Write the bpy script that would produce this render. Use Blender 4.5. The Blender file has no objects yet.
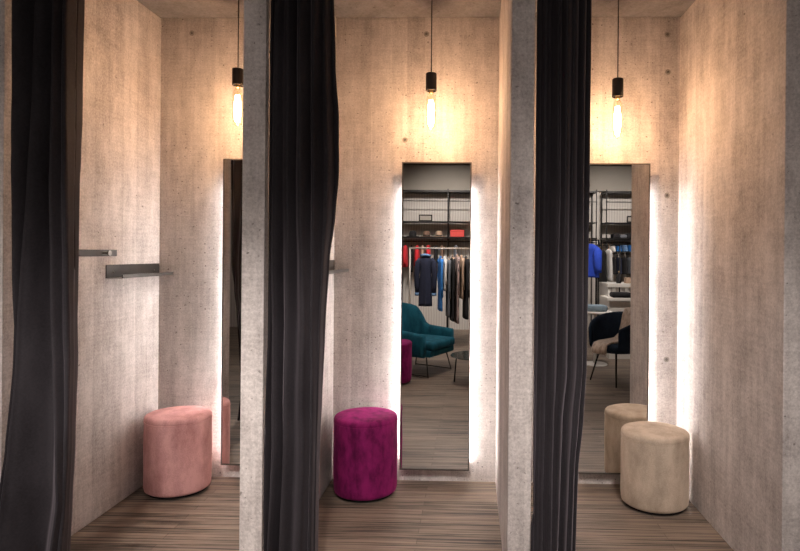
import bpy, bmesh, math, random
from mathutils import Vector, Matrix, noise as mnoise
R = random.Random(7)
PI = math.pi
scene = bpy.context.scene
C = scene.collection

# ------------------------------------------------------------------ camera (solved from the room's own lines)
CX, CY, CZ = 0.9362, -3.4655, 1.5281
YAW, ROLL, FPX, PPX, PPY = -0.0228, 0.0086, 515.7, 461.2, 253.9
c_, s_ = math.cos(YAW), math.sin(YAW)
cr, sr = math.cos(ROLL), math.sin(ROLL)
RIGHT0 = Vector((c_, -s_, 0)); FWD = Vector((s_, c_, 0)); UP0 = Vector((0, 0, 1))
RIGHT = RIGHT0 * cr + UP0 * sr
UP = UP0 * cr - RIGHT0 * sr
CAM = Vector((CX, CY, CZ))
MIRY = -0.0747                                   # plane of the mirror glass

def at(u, v, y):
    """pixel -> world point on the plane y = const"""
    d = FWD + RIGHT * ((u - PPX) / FPX) - UP * ((v - PPY) / FPX)
    return CAM + d * ((y - CY) / d.y)
def mir(u, v, y):
    """pixel seen in a wall mirror -> real point standing at y"""
    p = at(u, v, 2 * MIRY - y)
    return Vector((p.x, y, p.z))

# ------------------------------------------------------------------ materials
def new_mat(name):
    m = bpy.data.materials.new(name); m.use_nodes = True
    nt = m.node_tree
    b = nt.nodes['Principled BSDF']
    return m, nt, b
def N(nt, t, **kw):
    n = nt.nodes.new(t)
    for k, v in kw.items(): setattr(n, k, v)
    return n
def L(nt, a, b): nt.links.new(a, b)
def noise(nt, vec, scale, detail=3, rough=.55):
    n = N(nt, 'ShaderNodeTexNoise'); n.inputs['Scale'].default_value = scale
    n.inputs['Detail'].default_value = detail; n.inputs['Roughness'].default_value = rough
    if vec is not None: L(nt, vec, n.inputs['Vector'])
    return n.outputs['Fac']
def mapping(nt, vec, sc=(1, 1, 1), loc=(0, 0, 0)):
    n = N(nt, 'ShaderNodeMapping'); n.inputs['Scale'].default_value = sc; n.inputs['Location'].default_value = loc
    L(nt, vec, n.inputs['Vector']); return n.outputs['Vector']
def mathn(nt, op, a, b=None, cl=False):
    n = N(nt, 'ShaderNodeMath', operation=op); n.use_clamp = cl
    for i, x in enumerate((a, b)):
        if x is None: continue
        if isinstance(x, (int, float)): n.inputs[i].default_value = x
        else: L(nt, x, n.inputs[i])
    return n.outputs[0]
def rng(nt, f, a, b, c, d):
    n = N(nt, 'ShaderNodeMapRange'); n.clamp = True
    for i, v in ((1, a), (2, b), (3, c), (4, d)): n.inputs[i].default_value = v
    L(nt, f, n.inputs[0]); return n.outputs[0]
def mix(nt, fac, a, b):
    n = N(nt, 'ShaderNodeMix', data_type='RGBA')
    if isinstance(fac, (int, float)): n.inputs[0].default_value = fac
    else: L(nt, fac, n.inputs[0])
    for i, x in ((6, a), (7, b)):
        if isinstance(x, tuple): n.inputs[i].default_value = (*x, 1)
        else: L(nt, x, n.inputs[i])
    return n.outputs[2]
def bump(nt, h, strength, dist, b):
    n = N(nt, 'ShaderNodeBump'); n.inputs['Strength'].default_value = strength; n.inputs['Distance'].default_value = dist
    L(nt, h, n.inputs['Height']); L(nt, n.outputs[0], b.inputs['Normal'])
def plain(name, col, rough=.5, metal=0, var=.12, scale=30, sheen=0, bumpy=0):
    m, nt, b = new_mat(name)
    g = N(nt, 'ShaderNodeTexCoord').outputs['Object']
    f = noise(nt, g, scale)
    lo = tuple(x * (1 - var) for x in col); hi = tuple(min(1, x * (1 + var)) for x in col)
    L(nt, mix(nt, f, lo, hi), b.inputs['Base Color'])
    b.inputs['Roughness'].default_value = rough; b.inputs['Metallic'].default_value = metal
    if sheen:
        b.inputs['Sheen Weight'].default_value = sheen; b.inputs['Sheen Roughness'].default_value = .35
        b.inputs['Sheen Tint'].default_value = (*[min(1, .25 + x * 1.5) for x in col], 1)
    if bumpy: bump(nt, f, bumpy, .004, b)
    return m

def concrete(name='board_marked_concrete', lo=(.315, .275, .260), hi=(.745, .685, .652)):
    m, nt, b = new_mat(name)
    g = N(nt, 'ShaderNodeNewGeometry').outputs['Position']
    blot = noise(nt, g, 1.7, 6, .65)
    mid = noise(nt, mapping(nt, g, (8, 8, 3.2)), 1.5, 7, .7)
    patch = noise(nt, mapping(nt, g, (1, 1, .6), (5, 3, 1)), 7, 4, .6)
    vert = noise(nt, mapping(nt, g, (30, 30, .9)), 1, 4)
    hor = noise(nt, mapping(nt, g, (6, 6, 60)), 1, 3)
    fine = noise(nt, g, 95, 4, .7)
    # each form board has its own tone
    sx = N(nt, 'ShaderNodeSeparateXYZ'); L(nt, g, sx.inputs[0])
    run = mathn(nt, 'ADD', sx.outputs[0], mathn(nt, 'MULTIPLY', sx.outputs[1], 1.0))
    wn = N(nt, 'ShaderNodeTexWhiteNoise'); wn.noise_dimensions = '1D'
    L(nt, mathn(nt, 'FLOOR', mathn(nt, 'MULTIPLY', run, 8.3)), wn.inputs['W'])
    f = mathn(nt, 'ADD', mathn(nt, 'MULTIPLY', blot, .5), mathn(nt, 'MULTIPLY', mid, .8))
    f = mathn(nt, 'ADD', f, mathn(nt, 'MULTIPLY', patch, .38))
    f = mathn(nt, 'ADD', f, mathn(nt, 'MULTIPLY', vert, .40))
    f = mathn(nt, 'ADD', f, mathn(nt, 'MULTIPLY', hor, .30))
    f = mathn(nt, 'ADD', f, mathn(nt, 'MULTIPLY', fine, .95))
    f = mathn(nt, 'ADD', f, mathn(nt, 'MULTIPLY', wn.outputs['Value'], .16))
    f = rng(nt, f, 1.38, 2.02, 0, 1)
    col = mix(nt, f, lo, hi)
    # bug holes: sparse irregular pits in loose clusters
    warp = N(nt, 'ShaderNodeVectorMath', operation='ADD')
    nz_ = N(nt, 'ShaderNodeTexNoise'); nz_.inputs['Scale'].default_value = 60; L(nt, g, nz_.inputs['Vector'])
    sc_ = N(nt, 'ShaderNodeVectorMath', operation='SCALE'); sc_.inputs['Scale'].default_value = .022; L(nt, nz_.outputs['Color'], sc_.inputs[0])
    L(nt, g, warp.inputs[0]); L(nt, sc_.outputs[0], warp.inputs[1])
    def pits(scale, rad, thr, off):
        v = N(nt, 'ShaderNodeTexVoronoi'); v.inputs['Scale'].default_value = scale
        L(nt, mapping(nt, warp.outputs[0], (1, 1, 1.3), (off, off, off)), v.inputs['Vector'])
        cell = N(nt, 'ShaderNodeSeparateColor'); L(nt, v.outputs['Color'], cell.inputs[0])
        keep = mathn(nt, 'GREATER_THAN', cell.outputs[0], thr)
        size = mathn(nt, 'MULTIPLY', mathn(nt, 'ADD', cell.outputs[1], .25), rad)
        d = mathn(nt, 'SUBTRACT', size, v.outputs['Distance'])
        return mathn(nt, 'MULTIPLY', mathn(nt, 'MULTIPLY', d, 11, True), keep, True)
    p = mathn(nt, 'MAXIMUM', pits(13, .11, .62, 0), pits(36, .25, .66, 3.7))
    clus = noise(nt, mapping(nt, g, (1, 1, 1), (9, 4, 2)), 3.2, 2)
    p = mathn(nt, 'MULTIPLY', p, rng(nt, clus, .40, .56, .2, 1))
    col = mix(nt, mathn(nt, 'MULTIPLY', p, .85), col, (.12, .10, .09))
    L(nt, col, b.inputs['Base Color'])
    b.inputs['Roughness'].default_value = .72
    b.inputs['Specular IOR Level'].default_value = .3
    h = mathn(nt, 'SUBTRACT', mathn(nt, 'ADD', mathn(nt, 'MULTIPLY', f, .5), mathn(nt, 'MULTIPLY', fine, .3)), p)
    bump(nt, h, .35, .003, b)
    return m

def wood_floor():
    m, nt, b = new_mat('weathered_oak_boards')
    g = N(nt, 'ShaderNodeNewGeometry').outputs['Position']
    br = N(nt, 'ShaderNodeTexBrick'); br.offset = .37; br.offset_frequency = 2; br.squash = 1
    br.inputs['Scale'].default_value = 1; br.inputs['Mortar Size'].default_value = .0016
    br.inputs['Brick Width'].default_value = 1.35; br.inputs['Row Height'].default_value = .052
    br.inputs['Color1'].default_value = (0, 0, 0, 1); br.inputs['Color2'].default_value = (1, 1, 1, 1); br.inputs['Mortar'].default_value = (.5, .5, .5, 1)
    br.inputs['Bias'].default_value = 0
    L(nt, mapping(nt, g, (1, 1, 1), (11, 20, 0)), br.inputs['Vector'])
    bc = N(nt, 'ShaderNodeSeparateColor'); L(nt, br.outputs['Color'], bc.inputs[0])
    g1 = noise(nt, mapping(nt, g, (.45, 58, 1)), 1.4, 6, .72)
    g2 = noise(nt, mapping(nt, g, (1.6, 150, 1)), 1, 3, .6)
    g3 = noise(nt, mapping(nt, g, (2.2, 9, 1)), 1.5, 3)
    f = mathn(nt, 'ADD', mathn(nt, 'MULTIPLY', g1, 1.0), mathn(nt, 'MULTIPLY', g2, .6))
    f = mathn(nt, 'ADD', f, mathn(nt, 'MULTIPLY', bc.outputs[0], .10))
    f = mathn(nt, 'ADD', f, mathn(nt, 'MULTIPLY', g3, .2))
    f = rng(nt, f, .82, 1.02, 0, 1)
    col = mix(nt, f, (.026, .0185, .014), (.255, .192, .146))
    col = mix(nt, mathn(nt, 'MULTIPLY', br.outputs['Fac'], .7), col, (.035, .025, .02))
    L(nt, col, b.inputs['Base Color'])
    b.inputs['Roughness'].default_value = .5
    bump(nt, mathn(nt, 'SUBTRACT', f, mathn(nt, 'MULTIPLY', br.outputs['Fac'], 1.5)), .3, .002, b)
    return m

def velvet(name, dark, light, sheen=.6, scale=9, stretch=(1, 1, .45), rough=.75, tint=None):
    m, nt, b = new_mat(name)
    g = N(nt, 'ShaderNodeTexCoord').outputs['Object']
    f1 = noise(nt, mapping(nt, g, stretch), scale, 4, .6)
    f2 = noise(nt, g, scale * 22, 2)
    f = rng(nt, mathn(nt, 'ADD', f1, mathn(nt, 'MULTIPLY', f2, .35)), .50, .82, 0, 1)
    L(nt, mix(nt, f, dark, light), b.inputs['Base Color'])
    b.inputs['Roughness'].default_value = rough
    b.inputs['Specular IOR Level'].default_value = .15
    b.inputs['Sheen Weight'].default_value = sheen; b.inputs['Sheen Roughness'].default_value = .4
    t = tint or [min(1, x * 1.3 + .04) for x in light]
    b.inputs['Sheen Tint'].default_value = (*t, 1)
    bump(nt, mathn(nt, 'ADD', f1, mathn(nt, 'MULTIPLY', f2, .2)), .25, .006, b)
    return m

def emit(name, col, strength):
    m, nt, b = new_mat(name)
    f = noise(nt, N(nt, 'ShaderNodeTexCoord').outputs['Object'], 40)
    b.inputs['Base Color'].default_value = (*col, 1)
    b.inputs['Emission Color'].default_value = (*col, 1)
    L(nt, rng(nt, f, 0, 1, strength * .95, strength * 1.05), b.inputs['Emission Strength'])
    return m

def bulb_glass():
    m = bpy.data.materials.new('clear_bulb_glass'); m.use_nodes = True
    nt = m.node_tree; nt.nodes.clear()
    o = N(nt, 'ShaderNodeOutputMaterial'); tr = N(nt, 'ShaderNodeBsdfTransparent'); gl = N(nt, 'ShaderNodeBsdfGlossy')
    tr.inputs[0].default_value = (1, .96, .88, 1); gl.inputs['Roughness'].default_value = .03
    fr = N(nt, 'ShaderNodeFresnel'); fr.inputs[0].default_value = 1.45
    mx = N(nt, 'ShaderNodeMixShader'); L(nt, mathn(nt, 'MULTIPLY', fr.outputs[0], .22), mx.inputs[0]); L(nt, tr.outputs[0], mx.inputs[1]); L(nt, gl.outputs[0], mx.inputs[2])
    L(nt, mx.outputs[0], o.inputs[0]); return m

def mirror_mat():
    m, nt, b = new_mat('silvered_mirror')
    f = noise(nt, N(nt, 'ShaderNodeTexCoord').outputs['Object'], 3)
    L(nt, mix(nt, f, (.80, .79, .765), (.82, .81, .785)), b.inputs['Base Color'])
    b.inputs['Metallic'].default_value = 1; b.inputs['Roughness'].default_value = .0
    return m

def striped(name, a, bcol, n=40, axis='X'):
    m, nt, b = new_mat(name)
    g = N(nt, 'ShaderNodeTexCoord').outputs['Object']
    w = N(nt, 'ShaderNodeTexWave'); w.bands_direction = axis; w.inputs['Scale'].default_value = n; w.inputs['Distortion'].default_value = 1.5
    L(nt, g, w.inputs['Vector'])
    L(nt, mix(nt, w.outputs['Fac'], a, bcol), b.inputs['Base Color']); b.inputs['Roughness'].default_value = .85
    return m

M = dict(
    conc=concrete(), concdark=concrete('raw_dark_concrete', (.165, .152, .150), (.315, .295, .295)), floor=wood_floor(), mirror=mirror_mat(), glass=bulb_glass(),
    curtain=velvet('charcoal_velvet', (.017, .0145, .017), (.033, .029, .033), .65, 5, (1, 1, .3), .7, (.25, .22, .245)),
    pink=velvet('rose_velvet', (.40, .185, .18), (.68, .375, .36), .6),
    magenta=velvet('magenta_velvet', (.085, .003, .042), (.25, .012, .115), .45, 16),
    beige=velvet('sand_velvet', (.34, .27, .205), (.56, .46, .365), .5),
    teal=velvet('teal_velvet', (.003, .048, .078), (.011, .105, .155), .4),
    navy=velvet('navy_velvet', (.008, .016, .035), (.018, .035, .065), .3),
    fur=velvet('tan_fur', (.42, .33, .27), (.75, .63, .54), .5, 30),
    black=plain('black_steel', (.012, .011, .011), .45, .6),
    socket=plain('bronze_black_metal', (.03, .024, .02), .5, .5),
    cord=plain('black_fabric_cord', (.02, .016, .014), .8),
    brass=plain('brass_cap', (.6, .42, .2), .3, 1),
    steel=plain('raw_steel', (.17, .155, .14), .38, .85, .2, 12),
    darksteel=plain('dark_raw_steel', (.05, .045, .041), .5, .35, .25, 14),
    lip=plain('brushed_steel_lip', (.065, .058, .052), .4, .3, .2, 12),
    edge=plain('mirror_edge', (.10, .085, .075), .4, .3),
    backing=plain('painted_backing', (.55, .53, .5), .7),
    filament=emit('glowing_filament', (1, .66, .34), 60),
    led=emit('led_strip_white', (1, .945, .92), 40),
    spot=emit('spot_lens', (1, .95, .9), 12),
    plug=plain('tie_plug', (.16, .14, .125), .8),
    plugrim=plain('tie_rim', (.30, .27, .24), .8),
    shopwall=striped('shop_panelling', (.46, .43, .40), (.58, .55, .51), 6),
    bulkhead=plain('grey_plaster_bulkhead', (.30, .275, .24), .85, 0, .08, 3),
    shopceil=plain('dark_ceiling_paint', (.06, .055, .05), .85, 0, .1, 3),
    sidewall=plain('shop_side_plaster', (.42, .39, .36), .85, 0, .06, 3),
    white=plain('white_lacquer', (.78, .76, .72), .4, 0, .04),
    red=plain('red_wool', (.55, .02, .03), .9, 0, .2, 40, .3),
    redbox=plain('coral_red_card', (.62, .06, .05), .6),
    brown=plain('brown_wool', (.17, .10, .07), .9, 0, .2),
    tan=plain('tan_wool', (.40, .28, .20), .9, 0, .2),
    navycloth=plain('navy_cloth', (.012, .016, .04), .9, 0, .3),
    darkcloth=plain('near_black_cloth', (.012, .011, .013), .9, 0, .3),
    blue=plain('bright_blue_cotton', (.02, .16, .48), .85, 0, .25),
    cobalt=plain('cobalt_knit', (.02, .07, .55), .85, 0, .2),
    denim=plain('light_denim', (.13, .24, .42), .9, 0, .25),
    whitecloth=plain('white_cotton', (.75, .73, .70), .9, 0, .08),
    greycloth=plain('grey_marl', (.13, .14, .16), .9, 0, .3),
    stripe=striped('striped_cloth', (.55, .40, .36), (.05, .04, .05), 26),
    greyblue=plain('grey_blue_knit', (.20, .27, .33), .9, 0, .2),
    rail=plain('pale_rail_metal', (.75, .70, .64), .35, .7),
    wood=plain('pale_hanger_wood', (.45, .30, .18), .5),
    tabletop=plain('smoked_glass_top', (.05, .055, .05), .12),
)

# ------------------------------------------------------------------ mesh helpers
def obj(name, bm, mat, parent=None, smooth=False, kind=None, label=None, angle=None, bevel=0):
    me = bpy.data.meshes.new(name)
    bmesh.ops.recalc_face_normals(bm, faces=bm.faces)
    bm.to_mesh(me); bm.free()
    if mat: me.materials.append(mat)
    if smooth:
        me.polygons.foreach_set('use_smooth', [True] * len(me.polygons))
    o = bpy.data.objects.new(name, me); C.objects.link(o)
    if parent: o.parent = parent
    if kind: o['kind'] = kind
    if label: o['label'] = label
    if bevel:
        bv = o.modifiers.new('bevel', 'BEVEL'); bv.width = bevel; bv.segments = 2; bv.limit_method = 'ANGLE'
    return o
def thing(name, label, cat, loc=(0, 0, 0), rotz=0, group=None):
    o = bpy.data.objects.new(name, None); C.objects.link(o)
    o.empty_display_size = .05
    o.location = loc; o.rotation_euler = (0, 0, rotz)
    o['label'] = label; o['category'] = cat
    if group: o['group'] = group
    return o
def tag(o, label, cat, group=None, kind=None):
    o['label'] = label; o['category'] = cat
    if group: o['group'] = group
    if kind: o['kind'] = kind
    return o
def box(bm, x0, x1, y0, y1, z0, z1, mat=None):
    vs = [bm.verts.new((x, y, z)) for z in (z0, z1) for y in (y0, y1) for x in (x0, x1)]
    if mat is not None:
        for v in vs: v.co = mat @ v.co
    for f in ((0, 2, 3, 1), (4, 5, 7, 6), (0, 1, 5, 4), (2, 6, 7, 3), (0, 4, 6, 2), (1, 3, 7, 5)):
        bm.faces.new([vs[i] for i in f])
    return vs
def bx(*a, **k):
    bm = bmesh.new(); box(bm, *a, **k); return bm
def tube(bm, pts, r, n=10, caps=True):
    pts = [Vector(p) for p in pts]
    rs = r if isinstance(r, (list, tuple)) else [r] * len(pts)
    rings = []
    t0 = (pts[1] - pts[0]).normalized()
    a = Vector((0, 0, 1)) if abs(t0.z) < .9 else Vector((1, 0, 0))
    for i, p in enumerate(pts):
        t = (pts[min(i + 1, len(pts) - 1)] - pts[max(i - 1, 0)]).normalized()
        a = (a - t * a.dot(t)).normalized(); b2 = t.cross(a)
        rings.append([bm.verts.new(p + (a * math.cos(2 * PI * k / n) + b2 * math.sin(2 * PI * k / n)) * rs[i]) for k in range(n)])
    for i in range(len(rings) - 1):
        for k in range(n):
            bm.faces.new((rings[i][k], rings[i][(k + 1) % n], rings[i + 1][(k + 1) % n], rings[i + 1][k]))
    if caps: bm.faces.new(rings[0]); bm.faces.new(rings[-1])
    return bm
def tb(pts, r, n=10): return tube(bmesh.new(), pts, r, n)
def lathe(bm, prof, n=32, sx=1, sy=1, c=(0, 0, 0)):
    """prof: (radius, z) list; radius 0 closes the end"""
    rings = []
    for r, z in prof:
        if r <= 1e-6: rings.append([bm.verts.new((c[0], c[1], c[2] + z))])
        else: rings.append([bm.verts.new((c[0] + sx * r * math.cos(2 * PI * k / n), c[1] + sy * r * math.sin(2 * PI * k / n), c[2] + z)) for k in range(n)])
    for a, b in zip(rings, rings[1:]):
        if len(a) == 1 and len(b) == 1: continue
        for k in range(n):
            k2 = (k + 1) % n
            if len(a) == 1: bm.faces.new((a[0], b[k2], b[k]))
            elif len(b) == 1: bm.faces.new((a[k], a[k2], b[0]))
            else: bm.faces.new((a[k], a[k2], b[k2], b[k]))
    return bm
def grid(bm, rows, close=False):
    vs = [[bm.verts.new(p) for p in r] for r in rows]
    for i in range(len(vs) - 1):
        n = len(vs[i])
        for k in range(n if close else n - 1):
            bm.faces.new((vs[i][k], vs[i][(k + 1) % n], vs[i + 1][(k + 1) % n], vs[i + 1][k]))
    return vs
def dup(root, loc, rotz=None, label=None, mats=None, scale=None):
    r = root.copy(); C.objects.link(r); r.location = loc
    if rotz is not None: r.rotation_euler = (0, 0, rotz)
    if label: r['label'] = label
    if scale: r.scale = scale
    def rec(src, dst):
        for ch in [o for o in list(C.objects) if o.parent == src]:
            c = ch.copy(); C.objects.link(c); c.parent = dst
            if mats and ch.type == 'MESH' and ch.data.materials and ch.data.materials[0] in mats:
                c.data = ch.data.copy(); c.data.materials[0] = mats[ch.data.materials[0]]
            rec(ch, c)
    rec(root, r)
    return r

# ------------------------------------------------------------------ dimensions of the booths
DEP = 1.1728                                  # booth depth
T = 0.1028                                    # partition thickness
H = 3.1107
WL, WM, WR = 1.0954, 1.10, 1.0981
XM0, XM1 = 0.0, WM
XR0 = XM1 + T; XR1 = XR0 + WR
XL1 = -T; XL0 = XL1 - WL
SHOP_Y0, SHOP_Z = -7.1, 3.30
SX0, SX1 = -4.6, 6.4

# ------------------------------------------------------------------ the setting
obj('floor', bx(SX0 - .15, SX1 + .15, SHOP_Y0 - .15, .15, -.12, 0), M['floor'], kind='structure')
wall_back = obj('wall_back', bx(SX0, SX1, 0, .15, 0, SHOP_Z), M['conc'], kind='structure')
FR = -DEP
wl = obj('wall_left', bx(XL0 - T, XL0, FR, 0, 0, SHOP_Z), M['conc'], kind='structure', bevel=.003)
obj('wall_left_partition', bx(XL1, XM0, FR, 0, 0, SHOP_Z), M['conc'], kind='structure', bevel=.003)
obj('wall_right_partition', bx(XM1, XR0, FR, 0, 0, SHOP_Z), M['conc'], kind='structure', bevel=.003)
wr = obj('wall_right', bx(XR1, XR1 + .16, FR, 0, 0, SHOP_Z), M['conc'], kind='structure', bevel=.003)
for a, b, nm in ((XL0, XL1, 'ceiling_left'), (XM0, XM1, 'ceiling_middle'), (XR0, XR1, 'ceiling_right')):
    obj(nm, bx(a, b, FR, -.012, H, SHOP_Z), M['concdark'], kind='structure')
# shadow gap above the back wall and the shop beyond the booths
obj('ceiling', bx(SX0, SX1, SHOP_Y0, FR - .0, SHOP_Z, SHOP_Z + .1), M['shopceil'], kind='structure')
obj('ceiling_booths', bx(SX0, SX1, FR, .15, SHOP_Z, SHOP_Z + .1), M['conc'], kind='structure')
obj('wall_shop', bx(SX0, SX1, SHOP_Y0 - .15, SHOP_Y0, 0, 2.80), M['shopwall'], kind='structure')
obj('trim_1', bx(SX0, SX1, SHOP_Y0 - .15, SHOP_Y0 + .10, 2.80, SHOP_Z), M['bulkhead'], kind='structure')
obj('wall_shop_left', bx(SX0 - .15, SX0, SHOP_Y0 - .15, .15, 0, SHOP_Z + .1), M['sidewall'], kind='structure')
obj('wall_shop_right', bx(SX1, SX1 + .15, SHOP_Y0 - .15, .15, 0, SHOP_Z + .1), M['sidewall'], kind='structure')
obj('wall_front_left', bx(SX0, XL0 - T, FR, FR + .12, 0, SHOP_Z), M['conc'], kind='structure')
obj('wall_front_right', bx(XR1 + .16, SX1, FR, FR + .12, 0, SHOP_Z), M['conc'], kind='structure')

# formwork tie holes cast in the concrete
def tie(wall, p, axis):
    bm = bmesh.new(); lathe(bm, [(0, 0), (.011, 0), (.013, .002), (.017, .0022), (.0185, .0), (.0185, -.002), (0, -.002)], 20)
    if axis == 'y': rot = Matrix.Rotation(PI / 2, 4, 'X')
    elif axis == '-x': rot = Matrix.Rotation(-PI / 2, 4, 'Y')
    else: rot = Matrix.Rotation(PI / 2, 4, 'Y')
    bmesh.ops.transform(bm, matrix=Matrix.Translation(p) @ rot, verts=bm.verts)
    o = obj('tie_hole', bm, M['plugrim'], wall, True, kind='structure')
    bm = bmesh.new(); lathe(bm, [(0, .0012), (.0095, .0012), (.0095, 0), (0, 0)], 16)
    bmesh.ops.transform(bm, matrix=Matrix.Translation(p) @ rot, verts=bm.verts)
    obj('tie_recess', bm, M['plug'], o, True, kind='structure')
for u, v in ((667.5, 34.5), (668, 72), (667, 195.5), (666.5, 359.5), (426.5, 34), (405, 140), (192, 33)):
    tie(wall_back, at(u, v, 0), 'y')

# ------------------------------------------------------------------ curtains
def curtain(rows, yc, lab, xmin, amp, group, back=(.03, .08, .13)):
    """rows: v, [fold edges in u], y shift.  The folds run from the ceiling track to the floor."""
    z_of = lambda v: at(400, v, yc).z
    keys = [(z_of(v), us, dy) for v, us, dy in rows]
    keys.sort(key=lambda k: -k[0])
    nz, nf = 74, 16
    ztop, zbot = H - .006, .012
    lines = []
    def sample(z):
        if z >= keys[0][0]: return keys[0][1], keys[0][2]
        for a, b in zip(keys, keys[1:]):
            if z >= b[0]:
                t = (a[0] - z) / (a[0] - b[0]); t = t * t * (3 - 2 * t) * .5 + t * .5
                return [p + (q - p) * t for p, q in zip(a[1], b[1])], a[2] + (b[2] - a[2]) * t
        a, b = keys[-2], keys[-1]
        t = (b[0] - z) / (a[0] - b[0]) * .8
        return [q + (q - p) * t for p, q in zip(a[1], b[1])], b[2]
    for i in range(nz + 1):
        z = ztop + (zbot - ztop) * i / nz
        us, dy = sample(z)
        y = yc + dy
        nb = len(us) - 1
        ys = [y + (back[k - nb + 2] if k >= nb - 2 else 0) for k in range(nb + 1)]
        xs = [at(u, 254, yk).x for u, yk in zip(us, ys)]
        row = []
        nseg = len(xs) - 1
        for k in range(nseg):
            w = xs[k + 1] - xs[k]
            A = min(amp, .55 * w + .022) * (.8 + .35 * math.sin(k * 2.3 + z * .9 + xmin))
            for j in range(nf + (1 if k == nseg - 1 else 0)):
                t = j / nf
                tt = t + .05 * math.sin(2 * PI * t) + .03 * math.sin(k * 1.7 + z * 1.1) * math.sin(PI * t)
                x = xs[k] + w * tt
                wr_ = .004 * mnoise.noise(Vector((x * 9, k, z * 3.1))) + .0022 * mnoise.noise(Vector((x * 26, k, z * 11)))
                ed = min(1, (k + t) / .8, (nseg - k - t) / .8)
                yy = ys[k] + (ys[k + 1] - ys[k]) * t + A * (.5 - .5 * math.cos(2 * PI * t)) ** .8 * (.35 + .65 * ed) + .012 * math.sin(k * 2.1) * ed + wr_
                if yy > FR - .012: x = max(x, xmin + .010)
                row.append((x, yy, z))
        lines.append(row)
    bm = bmesh.new(); grid(bm, lines)
    o = obj('curtain', bm, M['curtain'], None, True)
    so = o.modifiers.new('cloth_thickness', 'SOLIDIFY'); so.thickness = .004; so.offset = 1
    tag(o, lab, 'curtain', group)
    return o
G = 'charcoal velvet booth curtains'
curtain([(-60, [10, 35, 53, 65, 74, 82], 0), (95, [10.5, 32, 52, 64, 73, 81], 0), (190, [11, 27, 51, 66, 72, 78.5], 0), (275, [12, 21, 53, 68, 73, 77.5], 0),
         (330, [15, 18, 54, 69, 73, 77], -.01), (370, [14, 16.5, 56, 70, 74, 77], -.03), (450, [7, 10, 59, 69, 73, 75.5], -.07), (500, [0, 4, 60, 67, 71, 73.5], -.10), (551, [-9, -4, 54, 63, 69, 71.5], -.13)],
        -1.15, 'charcoal velvet curtain at far left, hem flaring wide beside the pink pouf booth', XL0, .085, G)
curtain([(-60, [266, 275, 286, 298, 312, 321, 330], 0), (60, [266, 273, 286, 299, 312, 323, 334], 0), (110, [266, 272, 286, 300, 312, 325, 337.5], 0), (170, [266, 272, 286, 300, 313, 327, 338], 0), (215, [266, 272, 287, 301, 313, 326, 334.5], 0),
         (260, [266, 272, 287, 303, 313, 323, 329], 0), (330, [265, 274, 287, 305, 312, 320, 325.5], 0), (400, [265, 274, 286, 304, 313, 319, 323], -.02), (450, [265, 275, 286, 305, 313, 318, 321], -.03), (551, [266, 271, 283, 303, 312, 317, 320], -.035)],
        -1.15, 'charcoal velvet curtain gathered in folds to the left of the magenta pouf', XM0, .085, G)
curtain([(-60, [534, 546, 556, 566, 575, 582, 589], 0), (190, [534, 545, 557, 566, 573, 581, 588.5], 0), (370, [534, 543, 553, 565, 574, 582, 587], 0), (420, [534, 542, 552, 561, 570, 578, 584.5], 0),
         (480, [533.5, 541, 551, 560, 568, 574, 579.5], -.02), (551, [533, 541, 551, 558, 566, 572, 577.5], -.05)],
        -1.15, 'narrow near-black velvet curtain to the left of the beige pouf, overlapping a mirror', XR0, .085, G)

# ------------------------------------------------------------------ backlit wall mirrors
def mirror(x0, z0, z1, lab):
    w = .4593
    xc = x0 + w / 2
    r = thing('wall_mirror', lab, 'mirror', (xc, 0, z0), 0, 'backlit booth mirrors')
    h = z1 - z0; hw = w / 2
    obj('mirror_glass', bx(-hw + .004, hw - .004, MIRY, MIRY + .005, .005, h - .004), M['mirror'], r)
    bm = bmesh.new()
    e = .008
    box(bm, -hw, -hw + e, MIRY - .001, MIRY + .012, 0, h); box(bm, hw - e, hw, MIRY - .001, MIRY + .012, 0, h)
    box(bm, -hw + e, hw - e, MIRY - .001, MIRY + .012, 0, e + .002); box(bm, -hw + e, hw - e, MIRY - .001, MIRY + .012, h - e, h)
    obj('frame', bm, M['edge'], r)
    bi = .026
    obj('backing_box', bx(-hw + bi, hw - bi, MIRY + .0052, 0, .015, h - .015), M['backing'], r)
    for s in (-1, 1):
        xa = s * (hw - bi); xb = xa + s * .003
        obj('led_strip', bx(min(xa, xb), max(xa, xb), -.032, -.008, .05, h - .17), M['led'], r, label='glowing white light strip')
    return r
mirror(-.7281, .1112, 2.1472, 'tall backlit mirror at left, half hidden behind a concrete partition beside the pink pouf')
mirror(.4635, .1013, 2.1307, 'tall narrow backlit mirror right of the magenta pouf, reflecting a teal armchair')
mirror(2.0888 - .4593, .0966, 2.1284, 'tall backlit mirror behind the beige pouf, reflecting a navy chair')

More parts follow.
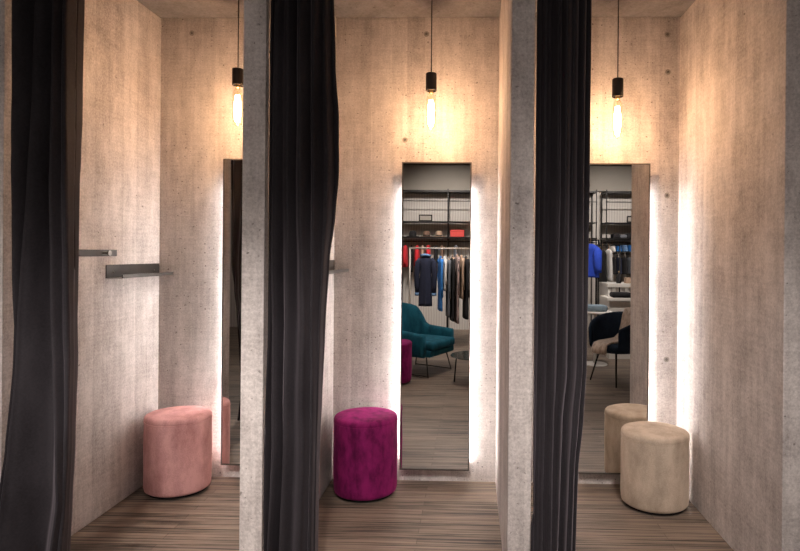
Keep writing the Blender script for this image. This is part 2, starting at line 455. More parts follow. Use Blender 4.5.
# ------------------------------------------------------------------ pendants
def pendant(u, vs0, vs1, vb, y, lab, power):
    p = at(u, vs0, y); z1 = p.z; z0 = at(u, vs1, y).z; zb = at(u, vb, y).z
    r = thing('pendant_lamp', lab, 'lamp', (p.x, y, zb), 0, 'bare bulb pendants')
    top, s1, s0 = H - zb, z1 - zb, z0 - zb
    obj('cord', tb([(0, 0, s1 - .002), (.0, 0, (s1 + top) / 2), (0, 0, top)], .0034, 8), M['cord'], r, True)
    bm = bmesh.new(); R0 = .0335
    lathe(bm, [(0, s1 + .004), (.008, s1 + .004), (.009, s1), (R0 - .003, s1), (R0, s1 - .003), (R0, s0 + .002), (R0 - .002, s0), (R0 - .005, s0), (R0 - .005, s0 + .012), (0, s0 + .012)], 32)
    obj('socket', bm, M['socket'], r, False)
    bm = bmesh.new(); lathe(bm, [(0, s0 + .011), (.0135, s0 + .011), (.0135, s0 - .012), (.012, s0 - .016), (0, s0 - .016)], 20)
    obj('bulb_cap', bm, M['brass'], r, True)
    bm = bmesh.new(); hb = s0 - .012
    prof = [(.0135, hb), (.016, hb - .008), (.024, hb - .020), (.029, hb - .035), (.0305, hb - .055), (.0308, hb * .45), (.0300, hb * .22), (.027, hb * .10), (.020, hb * .035), (.011, hb * .008), (0, 0)]
    lathe(bm, prof, 24)
    bulb = obj('bulb', bm, M['glass'], r, True)
    bm = bmesh.new()
    nf = 7; za, zc = hb * .10, hb * .80
    for k in range(nf):
        a0 = 2 * PI * k / nf
        q = []
        for j in range(15):
            t = j / 14
            rr = .0105 + .0085 * math.sin(PI * min(1, t * 1.05)) ** .6 if t < .95 else .0105
            q.append((rr * math.cos(a0), rr * math.sin(a0), za + (zc - za) * t))
        tube(bm, q, .0021, 6)
    obj('filament', bm, M['filament'], bulb, True, label='glowing white hot filament cage')
    bm = bmesh.new(); lathe(bm, [(0, hb * .80), (.004, hb * .8), (.006, hb), (0, hb)], 10)
    obj('glass_stem', bm, M['glass'], bulb, True)
    ld = bpy.data.lights.new('bulb_light', 'POINT'); ld.energy = power; ld.color = (1.0, .63, .40); ld.shadow_soft_size = .022
    lo = bpy.data.objects.new('bulb_light', ld); C.objects.link(lo); lo.parent = r; lo.location = (0, 0, hb * .45)
    return r
BP = 13.2
pendant(238, 69, 85.5, 126, -.30, 'black pendant with glowing bare bulb hanging at left, partly cut off by a partition edge', BP)
pendant(431.3, 73.5, 91, 129.5, -.30, 'black pendant with glowing bare bulb hanging above the mirror that reflects the teal armchair', BP)
pendant(617.8, 79, 97, 137.5, -.30, 'black pendant with glowing bare bulb in the booth with the beige pouf, hung lowest', BP)

# ------------------------------------------------------------------ poufs
def pouf(c, mat, lab, a=.2, b=.155, h=.478, rot=0, foot=True, group='velvet poufs'):
    r = thing('pouf', lab, 'pouf', (c[0], c[1], 0), rot, group)
    zb = .022
    bm = bmesh.new()
    n = 96
    prof = [(0, zb), (.93, zb), (.975, zb + .006), (.995, zb + .02)]
    for i in range(1, 15): prof.append((1 + .006 * math.sin(PI * i / 15), zb + .02 + (h - .045 - zb - .02) * i / 15))
    prof += [(1.0, h - .038), (.992, h - .034)]
    lathe(bm, prof, n, a, b)
    ends = [v for v in bm.verts if abs(v.co.z - (h - .034)) < 1e-6]
    # soft crush in the pile
    for v in bm.verts:
        if v.co.z < h - .05 and v.co.z > zb + .01:
            d = mnoise.noise(Vector((v.co.x * 14 + c[0] * 9, v.co.y * 14, v.co.z * 9))) * .0022
            rr = math.hypot(v.co.x, v.co.y); v.co.x += v.co.x / rr * d; v.co.y += v.co.y / rr * d
    obj('upholstered_body', bm, mat, r, True)
    bm = bmesh.new()
    prof = [(.992, h - .034), (1.004, h - .028), (1.004, h - .018), (.99, h - .008), (.96, h - .001), (.90, h + .004), (.7, h + .008), (.4, h + .010), (0, h + .011)]
    lathe(bm, prof, n, a, b)
    obj('seat_pad', bm, mat, r, True)
    bm = bmesh.new()
    tube(bm, [(a * 1.0 * math.cos(2 * PI * k / 72), b * 1.0 * math.sin(2 * PI * k / 72), h - .034) for k in range(73)], .0028, 6)
    obj('piping', bm, mat, r, True)
    bm = bmesh.new(); lathe(bm, [(0, .010), (.90, .010), (.90, zb + .003), (0, zb + .003)], 64, a, b)
    obj('base_plate', bm, M['darkcloth'], r, False)
    for k in range(4):
        q = PI / 4 + k * PI / 2
        bm = bmesh.new(); lathe(bm, [(0, 0), (.012, 0), (.013, .012), (0, .012)], 14, 1, 1, (a * .72 * math.cos(q), b * .72 * math.sin(q), 0))
        obj('foot', bm, M['black'], r, True)
    return r
pp = at(180, 254, -.2); pouf((pp.x, -.2), M['pink'], 'dusty pink velvet pouf standing in the left corner against the concrete wall', b=.165, h=.492)
pp = at(367.4, 254, -.188); pouf((pp.x, -.188), M['magenta'], 'magenta velvet pouf standing on the booth floor left of the middle mirror', b=.17, h=.497)
pp = at(656.2, 254, -.272); pouf((pp.x, -.272), M['beige'], 'sand beige velvet pouf standing in front of a mirror on the right', b=.17, h=.458)

# ------------------------------------------------------------------ corner shelves and the hook rail
def corner_shelf(xw, z, lab, y0=-.515, y1=-.006):
    r = thing('corner_shelf', lab, 'shelf', (xw, 0, z), 0, 'folded steel corner shelves')
    t = .004; d = .098
    obj('back_plate', bx(.0005, t, y0, y1, 0, .078), M['darksteel'], r)
    obj('tray', bx(t, d, y0, y1, 0, t), M['steel'], r)
    obj('front_lip', bx(d - .001, d + t, y0, y1, 0, .021), M['lip'], r)
    bm = bmesh.new()
    for yy in (y0 + .07, y1 - .07):
        lathe(bm, [(0, .001), (.006, .001), (.006, -.001), (0, -.001)], 12)
    bm.free()
    for yy in (y0 + .06, y1 - .06):
        bm = bmesh.new(); lathe(bm, [(0, 0), (.005, 0), (.004, .0025), (0, .003)], 12)
        bmesh.ops.transform(bm, matrix=Matrix.Translation((t, yy, .035)) @ Matrix.Rotation(PI / 2, 4, 'Y'), verts=bm.verts)
        obj('screw', bm, M['steel'], r, True)
    return r
zs = at(126, 278.5, -.515).z
corner_shelf(XL0, zs, 'folded steel ledge shelf in the left corner above the pink pouf')
corner_shelf(XM0, at(336, 272.5, -.2).z, 'folded steel corner shelf mostly hidden behind the curtain beside the magenta pouf')
# hook rail
def ypx(xw, u):                                 # y where a side wall is met by an image column
    lo, hi = -2.0, 0.0
    f = lambda y: at(u, 254, y).x - xw
    for _ in range(60):
        m_ = (lo + hi) / 2
        if (f(lo) < 0) == (f(m_) < 0): lo = m_
        else: hi = m_
    return (lo + hi) / 2
ya, yb, yc_ = ypx(XL0, 70), ypx(XL0, 116), ypx(XL0, 102)
zc = at(100, 253, (ya + yb) / 2).z
r = thing('hook_rail', 'flat grey steel hook rail fixed on the left wall next to the curtain', 'hook rail', (XL0, 0, zc))
obj('rail_plate', bx(.0005, .006, ya, yb, -.019, .019), M['darksteel'], r, bevel=.001)
obj('peg', tb([(.005, yc_, .0), (.040, yc_, .0), (.041, yc_, .0), (.047, yc_, .0)], [.007, .007, .016, .016], 14), M['steel'], r, False)

# ------------------------------------------------------------------ the shop reflected in the mirrors
def on_floor(u, v):
    """real floor point of something whose foot is seen in a mirror at (u, v)"""
    d = FWD + RIGHT * ((u - PPX) / FPX) - UP * ((v - PPY) / FPX)
    p = CAM + d * (-CZ / d.z)
    return Vector((p.x, 2 * MIRY - p.y, 0))
p = mir(399.5, 254, -2.80)
pouf((p.x, -2.80), M['magenta'], 'magenta pouf out in the shop, its edge reflected beside the teal armchair', .195, .155, .478, PI / 2)

# --- teal armchair
def armchair(loc, rot, lab):
    r = thing('armchair', lab, 'armchair', loc, rot)     # local +x is the way it faces
    W2, D0, D1 = .36, -.36, .34
    # shell: wraps round the sitter, high at the back, sweeping down into the arms
    rows_o, rows_i = [], []
    n = 40
    path = []
    for i in range(n + 1):
        t = i / n * 2 - 1                       # -1 right arm front .. 0 back .. 1 left arm front
        a = t * PI * .5
        e = abs(t)
        if e < .55:
            q = t / .55 * PI / 2
            x = D0 + .20 - .20 * math.cos(q); y = (W2 - .02) * math.sin(q)
        else:
            k = (e - .55) / .45
            x = D0 + .20 + k * (D1 - .06 - D0 - .20); y = math.copysign(W2 - .02 + .02 * k, t)
        if e < .32: zt = .93 - .05 * (e / .32) ** 2
        elif e < .62:
            k = (e - .32) / .30; k = k * k * (3 - 2 * k); zt = .88 - .28 * k
        else: zt = .60 - .03 * (e - .62) / .38
        path.append((x, y, zt, e))
    bm = bmesh.new()
    rows = []
    th = .085
    for i, (x, y, zt, e) in enumerate(path):
        x2, y2 = path[min(i + 1, n)][:2]; x1, y1 = path[max(i - 1, 0)][:2]
        tx, ty = x2 - x1, y2 - y1; l = math.hypot(tx, ty); nx, ny = ty / l, -tx / l   # outward
        lean = -.10 * max(0, 1 - e / .5)
        ring = []
        for k in range(14):
            q = 2 * PI * k / 14
            off = math.cos(q); hh = math.sin(q)
            zz = .27 + (zt - .27) * (.5 + .5 * math.copysign(abs(hh) ** .45, hh))
            o_ = th / 2 * math.copysign(abs(off) ** .6, off)
            fz = (zz - .27) / .66
            ring.append((x + nx * o_ + lean * fz, y + ny * o_, zz))
        rows.append(ring)
    vs = grid(bm, rows, True); bm.faces.new(vs[0]); bm.faces.new(vs[-1])
    obj('shell', bm, M['teal'], r, True)
    bm = bx(D0 + .16, D1, -W2 + .05, W2 - .05, .27, .36)
    obj('seat_base', bm, M['teal'], r, bevel=.02)
    bm = bx(D0 + .14, D1 + .03, -W2 + .06, W2 - .06, .355, .47)
    o = obj('seat_cushion', bm, M['teal'], r, True, bevel=.04)
    o.modifiers['bevel'].segments = 4
    for sx in (-.24, .24):
        for sy in (-.25, .25):
            obj('leg', tb([(sx, sy, .28), (sx * 1.25, sy * 1.18, .008)], [.010, .007], 8), M['black'], r, True)
    bm = bmesh.new()
    for sy in (-1, 1): tube(bm, [(-.24 * 1.25, sy * .295, .02), (.24 * 1.25, sy * .295, .02)], .007, 8)
    obj('floor_runner', bm, M['black'], r, True)
    return r
p = mir(422.5, 254, -3.36)
armchair((p.x, -3.36, 0), math.radians(28), 'teal velvet armchair with thin black legs, reflected in the middle mirror').scale = (.94, .94, .94)

# --- small round table
p = mir(474.5, 254, -2.78)
ct = thing('side_table', 'low round table with smoked glass top reflected at the right edge of the middle mirror', 'table', (p.x, -2.78, 0))
bm = bmesh.new(); lathe(bm, [(0, .325), (.27, .325), (.275, .331), (.27, .337), (0, .337)], 40); obj('table_top', bm, M['tabletop'], ct)
for k in range(3):
    a = PI + .25 + k * 2 * PI / 3
    obj('leg', tb([(.21 * math.cos(a), .21 * math.sin(a), .326), (.235 * math.cos(a), .235 * math.sin(a), 0)], .009, 8), M['black'], ct, True)

# --- navy chair
def tub_chair(loc, rot, lab):
    r = thing('tub_chair', lab, 'chair', loc, rot)
    bm = bmesh.new(); rows = []; n = 36
    for i in range(n + 1):
        t = i / n * 2 - 1; q = t * PI * .72; e = abs(t)
        zt = .83 - .16 * e ** 2.2
        x, y = -.27 * math.cos(q) + .02, .285 * math.sin(q)
        ring = []
        for k in range(12):
            w = 2 * PI * k / 12; hh = math.sin(w); off = math.cos(w)
            zz = .40 + (zt - .40) * (.5 + .5 * math.copysign(abs(hh) ** .5, hh))
            s = 1 + .10 * (zz - .4) / .4 + off * .085
            ring.append((x * s, y * s, zz))
        rows.append(ring)
    vs = grid(bm, rows, True); bm.faces.new(vs[0]); bm.faces.new(vs[-1])
    obj('shell', bm, M['navy'], r, True)
    bm = bmesh.new(); lathe(bm, [(0, .375), (.22, .375), (.265, .39), (.28, .42), (.275, .46), (.24, .48), (0, .485)], 36, 1, 1)
    obj('seat', bm, M['navy'], r, True)
    for a in (PI / 4, 3 * PI / 4, 5 * PI / 4, 7 * PI / 4):
        obj('leg', tb([(.19 * math.cos(a), .19 * math.sin(a), .385), (.30 * math.cos(a), .30 * math.sin(a), 0)], [.011, .008], 8), M['black'], r, True)
    return r
p = mir(617, 254, -2.95)
CH = Vector((p.x, -2.95, 0))
CROT = math.radians(150)
tub_chair(CH, CROT, 'navy upholstered tub chair on thin black legs, reflected in the right mirror')
# a fur throw lying over the chair back and arm
bm = bmesh.new(); rows = []
ca, sa = math.cos(CROT), math.sin(CROT)
path = [(-.345, .66), (-.350, .76), (-.342, .845), (-.305, .876), (-.245, .866), (-.205, .79), (-.186, .67), (-.165, .57), (-.10, .520), (0, .514), (.12, .510), (.22, .506), (.290, .486), (.316, .43), (.322, .37)]
for i, (px_, pz_) in enumerate(path):
    ring = []
    for k in range(11):
        w = (k / 10 - .5) * (.22 + .02 * math.sin(i)) - .01
        bend = .55 * w * w * (1 if px_ < 0 else -1) / .29
        zz = pz_ + .006 * mnoise.noise(Vector((i * .8, k * .9, 2)))
        x, y = px_ + bend, w
        ring.append((CH.x + ca * x - sa * y, CH.y + sa * x + ca * y, zz))
    rows.append(ring)
grid(bm, rows)
o = obj('fur_throw', bm, M['fur'], None, True); o.modifiers.new('s', 'SOLIDIFY').thickness = .018
tag(o, 'tan fur throw draped over the back and seat of the navy chair', 'throw')

# --- black steel wall shelving
LOWRAIL = mir(615, 253.8, -6.87).z
def shelving(x0, x1, posts, lab, y0=-7.06, y1=-6.68, low=False):
    r = thing('shelf_unit', lab, 'shelving', ((x0 + x1) / 2, 0, 0), 0, 'black steel wall shelving')
    ox = (x0 + x1) / 2
    for px in posts:
        for yy in (y0 + .012, y1 - .012):
            obj('post', bx(px - ox - .009, px - ox + .009, yy - .012, yy + .012, 0, 2.79), M['black'], r)
    for z, t in ((2.765, .03), (2.16, .016), (1.86, .024)):
        obj('shelf', bx(x0 - ox, x1 - ox, y0, y1, z - t, z), M['black'], r)
    obj('cross_rail', bx(x0 - ox, x1 - ox, y1 - .02, y1, 2.545, 2.56), M['black'], r)
    obj('clothes_rail', tb([(x0 - ox, (y0 + y1) / 2, 1.77), (x1 - ox, (y0 + y1) / 2, 1.77)], .011, 8), M['black'], r, True)
    if low: obj('lower_clothes_rail', tb([(x0 - ox, (y0 + y1) / 2, LOWRAIL), (x1 - ox, (y0 + y1) / 2, LOWRAIL)], .011, 8), M['black'], r, True)
    return r
xA = mir(399, 254, -6.68).x; xB = mir(447.5, 254, -6.68).x; xC = mir(474, 254, -6.68).x
shelving(xA, xC, (xA + .015, xB, xC - .015), 'black steel shelving along the shop wall seen in the middle mirror')
xD = mir(560, 254, -6.68).x; xE = mir(597, 254, -6.68).x
shelving(xD, xE, (xD + .015, xE - .015), 'narrow black shelving bay behind the blue top, left in the right mirror')
xF = mir(605.5, 254, -6.68).x; xG = xF + 1.1
shelving(xF, xG, (xF + .015, xG - .015), 'black shelving bay above the white display table in the right mirror', low=True)

# --- garments
def garment_bm(w, l, d, sleeve=0.0, flare=1.15, seed=0, open_front=False):
    """a garment on a hanger: shoulders, folds, hem; local z=0 at the neck, x across the shoulders"""
    bm = bmesh.new(); rows = []
    n = 36; nz = 16
    for i in range(nz + 1):
        t = i / nz
        z = -l * t
        if t < .10: ww = w * (.32 + .68 * (t / .10) ** .6); z = -l * t * 1.0
        else: ww = w * (1 - .10 * math.sin(PI * min(1, (t - .1) / .45)) + (flare - 1) * max(0, (t - .3) / .7))
        dd = d * (.35 + .65 * min(1, t / .12)) * (1 + .25 * t)
        ring = []
        for k in range(n):
            q = 2 * PI * k / n
            fold = 1 + .10 * t * math.sin(5 * q + seed) + .06 * t * math.sin(9 * q + 2 * seed)
            ring.append((ww / 2 * math.cos(q) * (.96 + .04 * fold), dd / 2 * math.copysign(abs(math.sin(q)) ** .8, math.sin(q)) * fold, z))
        rows.append(ring)
    vs = grid(bm, rows, True); bm.faces.new(vs[0]); bm.faces.new(vs[-1])
    return bm
def sleeve_bm(w, l, side, d, seed):
    x = side * w * .47
    pts = [(x, 0, -.06), (x + side * .035, 0, -.12), (x + side * .055, .006, -.12 - l * .4), (x + side * .05, .0, -.12 - l * .75), (x + side * .045, -.01, -.12 - l)]
    return tb(pts, [.03, d * .42, d * .40, d * .36, d * .33], 12)
def garment(name, cat, u, v_top, v_bot, y, rot, mat, lab, w=.40, d=.12, sleeves=True, rail_z=None, flare=1.1, group='garments on the floor rail', collar=None, seed=1, cuff=None, hem_px=None):
    pt = mir(u, v_top, y); pb = mir(u, v_bot, y)
    l = pt.z - pb.z
    r = thing(name, lab, cat, (pt.x, y, pt.z), rot, group)
    obj('cloth_body', garment_bm(w, l, d, 0, flare, seed), mat, r, True)
    if sleeves:
        for s in (-1, 1): obj('sleeve', sleeve_bm(w, min(.55, l * .62), s, d, seed), mat, r, True)
    if collar:
        bm = bmesh.new(); tube(bm, [(.075 * math.cos(q), .045 * math.sin(q), -.012 + .012 * math.sin(q)) for q in [2 * PI * k / 20 for k in range(21)]], .022, 8)
        obj('collar', bm, collar, r, True)
    if cuff:
        for s in (-1, 1):
            obj('cuff', tb([(s * (w * .47 + .045), -.008, -.12 - min(.55, l * .62) + .02), (s * (w * .47 + .045), -.01, -.12 - min(.55, l * .62) - .03)], d * .37, 12), cuff, r, True)
    if rail_z:
        top = rail_z - pt.z
        bm = bmesh.new()
        hx_, hy_ = math.cos(PI / 2 - rot), math.sin(PI / 2 - rot)      # the hook loops across the rail
        tube(bm, [(0, 0, -.01)] + [(a_ * hx_, a_ * hy_, top + b_) for a_, b_ in ((0, -.034), (.012, -.026), (.021, -.012), (.0225, .003), (.015, .0175), (.002, .0225), (-.012, .0195), (-.021, .008))], .0035, 6)
        tube(bm, [(-w * .42, 0, -.055), (0, 0, -.004), (w * .42, 0, -.055)], .010, 6)
        obj('hanger', bm, M['wood'], r, True)
    return r
# free-standing rail
RY = -5.25
z_r = mir(446, 248.5, RY).z
xa, xb = mir(410, 249, RY).x, mir(480, 249, RY).x
gr = thing('garment_rail', 'pale metal floor rail carrying coats and dresses, reflected in the middle mirror', 'clothes rail', ((xa + xb) / 2, RY, 0))
hx = (xb - xa) / 2
obj('hanging_bar', tb([(-hx, 0, z_r), (hx, 0, z_r)], .014, 10), M['rail'], gr, True)
for s in (-1, 1):
    obj('upright', tb([(s * hx, 0, .03), (s * hx, 0, z_r + .01)], .014, 10), M['rail'], gr, True)
    obj('foot_bar', tb([(s * hx, -.26, .02), (s * hx, .26, .02)], .017, 8), M['rail'], gr, True)
gar = lambda *a, **k: garment(*a, rail_z=z_r, **k)
A78 = math.radians(80)
gar('coat', 'coat', 425.8, 255, 306, RY + .0, math.radians(12), M['navycloth'], 'dark navy coat with pale blue collar, leftmost on the floor rail', w=.21, d=.12, collar=M['denim'], cuff=M['denim'], seed=1)
gar('shirt', 'shirt', 440.6, 256, 310, RY, A78, M['blue'], 'bright blue long shirt hanging right of the navy coat', w=.40, d=.052, seed=3.1)
gar('shirt', 'shirt', 444.4, 256, 290, RY, A78, M['whitecloth'], 'white shirt hanging right of the bright blue shirt', w=.38, d=.045, seed=4)
gar('jacket', 'jacket', 448.2, 257, 316, RY, A78, M['greycloth'], 'grey marl jacket hanging right of the white shirt', w=.38, d=.042, seed=5)
gar('coat', 'coat', 452.4, 256, 320, RY, A78, M['darkcloth'], 'black coat hanging between the grey jacket and the striped dress', w=.38, d=.042, seed=5.6)
gar('dress', 'dress', 457, 254, 322, RY, A78, M['stripe'], 'pink and black striped dress hanging near the right end of the rail', w=.36, d=.05, seed=6, flare=1.2)
gar('top', 'top', 461.5, 255, 298, RY, A78, M['tan'], 'tan top hanging right of the striped dress on the floor rail', w=.36, d=.046, seed=6.4)
gar('coat', 'coat', 466, 256, 318, RY, A78, M['darkcloth'], 'black coat at the right end of the rail beside the tan top', w=.38, d=.06, seed=7)
# on the wall shelving
WY = -6.72
zr = 1.77
wg = lambda *a, **k: garment(*a, group='tops on the wall rail', rail_z=zr, **k)
A85 = math.radians(85)
wg('jumper', 'jumper', 405.4, 245, 267, -6.87, A85, M['red'], 'red jumper hanging leftmost under the wall shelf', w=.36, d=.095, seed=.3)
wg('scarf', 'scarf', 411.4, 245, 272, -6.87, A85, M['darkcloth'], 'black scarf hanging between two red jumpers', w=.20, d=.058, sleeves=False, seed=1.3)
wg('jumper', 'jumper', 417.2, 245, 266, -6.87, A85, M['red'], 'second red jumper, right of the black scarf', w=.34, d=.092, seed=2.3)
wg('top', 'top', 422.6, 245, 262, -6.87, A85, M['tan'], 'tan top hanging between the red jumper and the red shirt', w=.32, d=.07, sleeves=False, seed=3.3)
wg('shirt', 'shirt', 428.2, 245, 257, -6.87, A85, M['red'], 'short red shirt half behind the navy coat', w=.30, d=.085, seed=.9)
wg('trousers', 'trousers', 436, 245, 262, -6.87, A85, M['darkcloth'], 'black trousers hanging above the floor rail', w=.30, d=.07, sleeves=False, seed=1.9)
wg('trousers', 'trousers', 442, 245, 262, -6.87, A85, M['brown'], 'dark brown trousers hanging right of the black trousers', w=.30, d=.07, sleeves=False, seed=2.9)
wg('top', 'top', 456, 245, 262, -6.87, A85, M['greycloth'], 'dark grey top hanging on the wall under the red box', w=.32, d=.08, sleeves=False, seed=2.9)
# things on the shelves
def hat(u, z, y, mat, lab, s=1.0):
    p = mir(u, 254, y)
    r = thing('hat', lab, 'hat', (p.x, y, z), 0, 'hats on the wall shelf')
    bm = bmesh.new(); lathe(bm, [(0, .002), (.165 * s, .002), (.17 * s, .008), (.16 * s, .012), (.095 * s, .014), (0, .014)], 28, 1, .85); obj('brim', bm, mat, r, True)
    bm = bmesh.new(); lathe(bm, [(.095 * s, .012), (.093 * s, .06), (.08 * s, .105), (.05 * s, .118), (0, .108)], 28, 1, .85); obj('crown', bm, mat, r, True)
    bm = bmesh.new(); lathe(bm, [(.0955 * s, .014), (.0965 * s, .016), (.0955 * s, .038), (.094 * s, .038)], 28, 1, .85); obj('hat_band', bm, M['black'], r, True)
hat(412.5, 1.8605, -6.85, M['darkcloth'], 'black brimmed hat at the left end of the shelf', .76)
hat(426.5, 1.8605, -6.85, M['brown'], 'dark brown hat right of the black hat', .72)
hat(439, 1.8605, -6.85, M['tan'], 'tan hat between the brown hat and the red box', .72)
p0, p1 = mir(450.5, 254, -6.85).x, mir(464, 254, -6.85).x
rb = thing('storage_box', 'red box lying at the right end of the wall shelf', 'box', ((p0 + p1) / 2, -6.85, 1.8605))
w2 = (p1 - p0) / 2
obj('box_body', bx(-w2, w2, -.13, .13, 0, .10), M['redbox'], rb, bevel=.004)
obj('box_lid', bx(-w2 - .004, w2 + .004, -.134, .134, .1, .135), M['redbox'], rb, bevel=.004)
def framed_sign(u0, u1, lab):
    a, b = mir(u0, 254, -6.75).x, mir(u1, 254, -6.75).x
    r = thing('shelf_sign', lab, 'sign', ((a + b) / 2, -6.75, 2.1605), 0, 'small framed shelf signs')
    w = (b - a) / 2
    bm = bmesh.new(); e = .022
    box(bm, -w, w, -.012, .012, 0, e); box(bm, -w, w, -.012, .012, .13 - e, .13)
    box(bm, -w, -w + e, -.012, .012, e, .13 - e); box(bm, w - e, w, -.012, .012, e, .13 - e)
    obj('sign_frame', bm, M['black'], r)
    obj('sign_face', bx(-w + e, w - e, -.006, .006, e, .13 - e), M['bulkhead'], r)
framed_sign(418.5, 432, 'small black framed sign on the high shelf, reflected in the middle mirror')
framed_sign(626.5, 640, 'small black framed sign on the high shelf, reflected in the right mirror')

# right mirror: blue top, vest, white shirt
rz = mir(600, 244, -5.6).z
garment('jumper', 'jumper', 590.5, 244, 277, -5.0, math.radians(75), M['cobalt'], 'cobalt blue jumper hanging at the left of the right mirror', w=.42, d=.16, rail_z=mir(590, 240, -5.0).z, group='tops near the display table', seed=2)
garment('vest', 'vest', 602.5, 250, 283, -5.5, A85, M['darkcloth'], 'black vest hanging beside the white shirt in the right mirror', w=.34, d=.068, sleeves=False, rail_z=mir(590, 245, -5.5).z, group='tops near the display table', seed=3)
garment('shirt', 'shirt', 608.6, 249, 281, -5.5, A85, M['whitecloth'], 'white shirt hanging behind the black vest in the right mirror', w=.32, d=.068, sleeves=False, rail_z=mir(590, 245, -5.5).z, group='tops near the display table', seed=4)
z5, z55 = mir(590, 240, -5.0).z, mir(590, 245, -5.5).z
def straight_rail(x0, x1, y, z, lab):
    r = thing('garment_rail', lab, 'clothes rail', ((x0 + x1) / 2, y, 0))
    h = (x1 - x0) / 2
    obj('hanging_bar', tb([(-h, 0, z), (h, 0, z)], .012, 8), M['black'], r, True)
    for s in (-1, 1):
        obj('upright', tb([(s * h, 0, .02), (s * h, 0, z)], .012, 8), M['black'], r, True)
        obj('foot_bar', tb([(s * h, -.2, .014), (s * h, .2, .014)], .014, 8), M['black'], r, True)
straight_rail(mir(560, 254, -5.0).x, mir(598.6, 254, -5.0).x, -5.0, z5, 'black floor rail holding the cobalt jumper')
straight_rail(mir(597, 254, -5.5).x, mir(614, 254, -5.5).x + .1, -5.5, z55, 'black floor rail holding the black vest and the white shirt')
# hanging dark trousers and jeans on the right bay
for i, (u, m_, lab) in enumerate(((612, 'whitecloth', 'white top hanging at the left end of the right shelving bay'), (618, 'blue', 'blue top hanging right of the white top in the bay'), (624, 'denim', 'pale denim top hanging third along the bay'), (630, 'blue', 'blue top hanging at the mirror side of the bay'))):
    garment('top', 'top', u, 245, 251.5, -6.87, A85, M[m_], lab, w=.30, d=.068, sleeves=False, rail_z=zr, group='tops in the right bay', seed=i + .5)
for i, (u, m_) in enumerate(((613, 'darkcloth'), (618.5, 'navycloth'), (624, 'darkcloth'), (630, 'greycloth'))):
    lab = ('black', 'navy', 'second black', 'grey')[i] + ' trousers hanging low in the right bay, ' + ('leftmost', 'second from the left', 'third along', 'nearest the mirror edge')[i]
    garment('trousers', 'trousers', u, 257.2, 274, -6.87, A85, M[m_], lab, w=.30, d=.068, sleeves=False, rail_z=LOWRAIL, group='trousers in the right bay', seed=i * 1.3)
# folded dark bags on the shelf of the right bay
for i, (u, m_, nm, lab) in enumerate(((615, 'darkcloth', 'folded_jumper', 'black folded jumpers at the left of the right bay shelf'), (622, 'greycloth', 'folded_jumper', 'grey folded jumper in the middle of the right bay shelf'), (629, 'darkcloth', 'folded_jumper', 'black folded jumper nearest the mirror edge on the right bay shelf'))):
    q = mir(u, 254, -6.85)
    o = obj(nm, bx(-.065, .065, -.12, .12, 0, .09 - .02 * (i == 1)), M[m_], None, bevel=.02); o.location = (q.x, -6.85, 1.8605)
    tag(o, lab, 'folded clothes', 'folded jumpers on the right bay shelf')
# white stepped display table
a, b = mir(604, 254, -4.75).x, mir(640, 254, -4.75).x
zt = mir(615, 283, -4.75).z
dt = thing('display_table', 'white two tier display table reflected in the right mirror', 'table', ((a + b) / 2, -4.75, 0))
hw = (b - a) / 2
obj('upper_top', bx(-hw, hw, -.30, .24, zt - .05, zt), M['white'], dt, bevel=.003)
for s in (-1, 1): obj('side_panel', bx(s * (hw - .03) - .02, s * (hw - .03) + .02, -.28, .22, 0, zt - .05), M['white'], dt)
zl = mir(612, 297, -4.45).z
obj('lower_shelf', bx(-hw - .06, hw - .12, .02, .46, zl - .045, zl), M['white'], dt, bevel=.003)
obj('front_panel', bx(hw * .35, hw - .05, .22, .24, 0, zt - .05), M['white'], dt)
obj('lower_support', bx(-hw - .02, hw - .16, .25, .42, 0, zl - .045), M['white'], dt)
xc0 = (a + b) / 2
o = obj('folded_jumper', bx(-.17, .12, -.10, .10, 0, .075), M['darkcloth'], None, bevel=.025); o.location = (xc0 - .09, -4.40, zl + .0005); tag(o, 'dark folded jumper lying on the lower tier of the white table', 'folded clothes')
bt = thing('bottle', 'slim dark bottle standing on the white display table', 'bottle', (mir(619, 254, -4.7).x, -4.7, zt))
bm = bmesh.new(); lathe(bm, [(0, 0), (.035, 0), (.038, .01), (.038, .09), (.015, .13), (.013, .17), (0, .17)], 18); obj('bottle_body', bm, M['darkcloth'], bt, True)
bm = bmesh.new(); lathe(bm, [(0, .168), (.015, .168), (.015, .19), (0, .19)], 14); obj('stopper', bm, M['brass'], bt, True)
o = obj('small_box', bx(-.06, .06, -.05, .05, 0, .09), M['tan'], None, bevel=.004); o.location = (mir(629, 254, -4.7).x, -4.7, zt + .0005); tag(o, 'small tan box beside the bottle on the white table', 'box')
# pale round table with grey blue knitwear behind the navy chair
q = mir(596, 254, -3.95); zt2 = mir(597, 311, -3.95).z
t2 = thing('round_table', 'small white round table behind the navy chair', 'table', (q.x, -3.95, 0))
bm = bmesh.new(); lathe(bm, [(0, zt2 - .025), (.235, zt2 - .025), (.24, zt2 - .012), (.235, zt2), (0, zt2)], 40); obj('table_top', bm, M['white'], t2)
obj('column', tb([(0, 0, .02), (0, 0, zt2 - .024)], .025, 14), M['white'], t2, True)
bm = bmesh.new(); lathe(bm, [(0, 0), (.17, 0), (.165, .012), (.03, .024), (0, .024)], 32); obj('base', bm, M['white'], t2, True)
o = obj('folded_jumper', bx(-.15, .15, -.11, .11, 0, .085), M['greyblue'], None, bevel=.03); o.location = (q.x, -3.95, zt2 + .0005); tag(o, 'grey blue knit folded on the round table behind the navy chair', 'folded clothes')

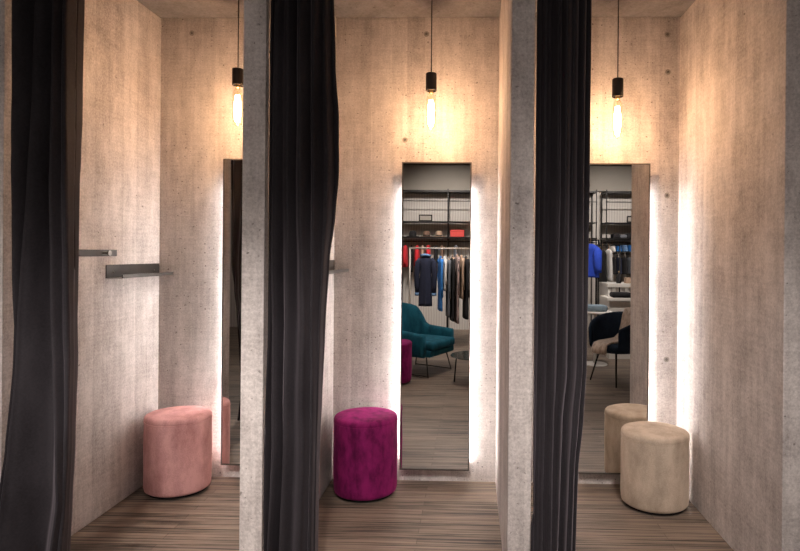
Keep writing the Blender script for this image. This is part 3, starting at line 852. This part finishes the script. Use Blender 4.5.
# ------------------------------------------------------------------ shop lighting
def spot(x, y, aim, power, size, blend, col, lab, soft=.06):
    z = SHOP_Z
    r = thing('ceiling_spotlight', lab, 'spotlight', (x, y, z), 0, 'spotlights on the shop ceiling')
    d = (Vector(aim) - Vector((x, y, z - .16))).normalized()
    rot = d.to_track_quat('-Z', 'Y')
    obj('stem', tb([(0, 0, 0), (0, 0, -.12)], .012, 8), M['black'], r, True)
    bm = bmesh.new(); lathe(bm, [(0, .09), (.04, .09), (.05, .07), (.05, -.07), (.046, -.07), (.046, -.055), (0, -.055)], 20)
    hd = obj('lamp_head', bm, M['black'], r, False); hd.location = (0, 0, -.16); hd.rotation_mode = 'QUATERNION'; hd.rotation_quaternion = rot
    bm = bmesh.new(); lathe(bm, [(0, -.0555), (.044, -.0555), (.044, -.058), (0, -.058)], 18)
    obj('lens', bm, M['spot'], hd, False)
    ld = bpy.data.lights.new('spot_light', 'SPOT'); ld.energy = power; ld.spot_size = math.radians(size); ld.spot_blend = blend; ld.color = col; ld.shadow_soft_size = soft
    lo = bpy.data.objects.new('spot_light', ld); C.objects.link(lo); lo.parent = r
    lo.location = Vector((0, 0, -.16)) + d * .08; lo.rotation_mode = 'QUATERNION'; lo.rotation_quaternion = rot
NE = (1, .91, .86)
spot(-1.3, -3.2, (-.1, -1.15, .1), 190, 46, 1.0, NE, 'black ceiling spotlight aimed at the partition left of the magenta pouf')
spot(1.5, -3.6, (1.3, -1.2, .2), 70, 70, 1.0, NE, 'black ceiling spotlight aimed at the right partition')
spot(.4, -4.4, (.6, -5.4, 1.1), 200, 80, .8, NE, 'black ceiling spotlight over the floor rail')
spot(.4, -5.0, (.5, -7, 1.9), 160, 85, .8, NE, 'black ceiling spotlight washing the shelving wall')
spot(3.6, -4.6, (3.6, -7, 1.7), 210, 85, .8, NE, 'black ceiling spotlight washing the right shelving bay')
spot(2.9, -3.4, (3.2, -4.6, .9), 160, 75, .8, NE, 'black ceiling spotlight over the white display table')
spot(.6, -2.2, (.5, -3.1, .3), 150, 80, .9, NE, 'black ceiling spotlight over the teal armchair')
spot(-2.9, -4.4, (-2.0, -2.0, .2), 90, 80, .9, NE, 'black ceiling spotlight at the far left of the shop')
for x, tx, pw, nm in ((-.70, -.65, 230, 'booth with the pink pouf'), (.58, .55, 220, 'booth with the magenta pouf'), (1.73, 1.75, 210, 'booth with the beige pouf')):  # soft fill spots added to brighten the booth interiors
    spot(x, -3.05, (tx, -.55, .2), pw, 36, 1.0, NE, 'added black fill spotlight aimed into the ' + nm, .18)
def area(x, y, sx, sy, power, col=NE):  # ambient fill added under the shop ceiling, without a fixture
    ld = bpy.data.lights.new('ambient_fill_light', 'AREA'); ld.shape = 'RECTANGLE'; ld.size = sx; ld.size_y = sy; ld.energy = power; ld.color = col
    lo = bpy.data.objects.new('ambient_fill_light', ld); C.objects.link(lo); lo.location = (x, y, SHOP_Z - .02)
area(.6, -3.6, 5.0, .5, 26)
area(.6, -5.6, 6.0, .5, 26)

w = bpy.data.worlds.new('dim_interior'); scene.world = w; w.use_nodes = True
w.node_tree.nodes['Background'].inputs[0].default_value = (.9, .92, 1, 1); w.node_tree.nodes['Background'].inputs[1].default_value = .02

# ------------------------------------------------------------------ camera
cd = bpy.data.cameras.new('camera'); co = bpy.data.objects.new('camera', cd); C.objects.link(co)
m3 = Matrix((RIGHT, UP, -FWD)).transposed()
co.matrix_world = Matrix.Translation(CAM) @ m3.to_4x4()
cd.sensor_width = 36; cd.lens = FPX / 800 * 36; cd.sensor_fit = 'HORIZONTAL'
cd.shift_x = (400 - PPX) / 800; cd.shift_y = (PPY - 275.5) / 800
cd.clip_start = .05
scene.camera = co
vs = scene.view_settings
vs.view_transform = 'Standard'; vs.look = 'None'; vs.gamma = 1; vs.use_curve_mapping = False
vs.exposure = 0.28
scene.cycles.use_denoising = True
scene.cycles.max_bounces = 10; scene.cycles.diffuse_bounces = 5; scene.cycles.glossy_bounces = 5; scene.cycles.transparent_max_bounces = 12
scene.cycles.sample_clamp_indirect = 6
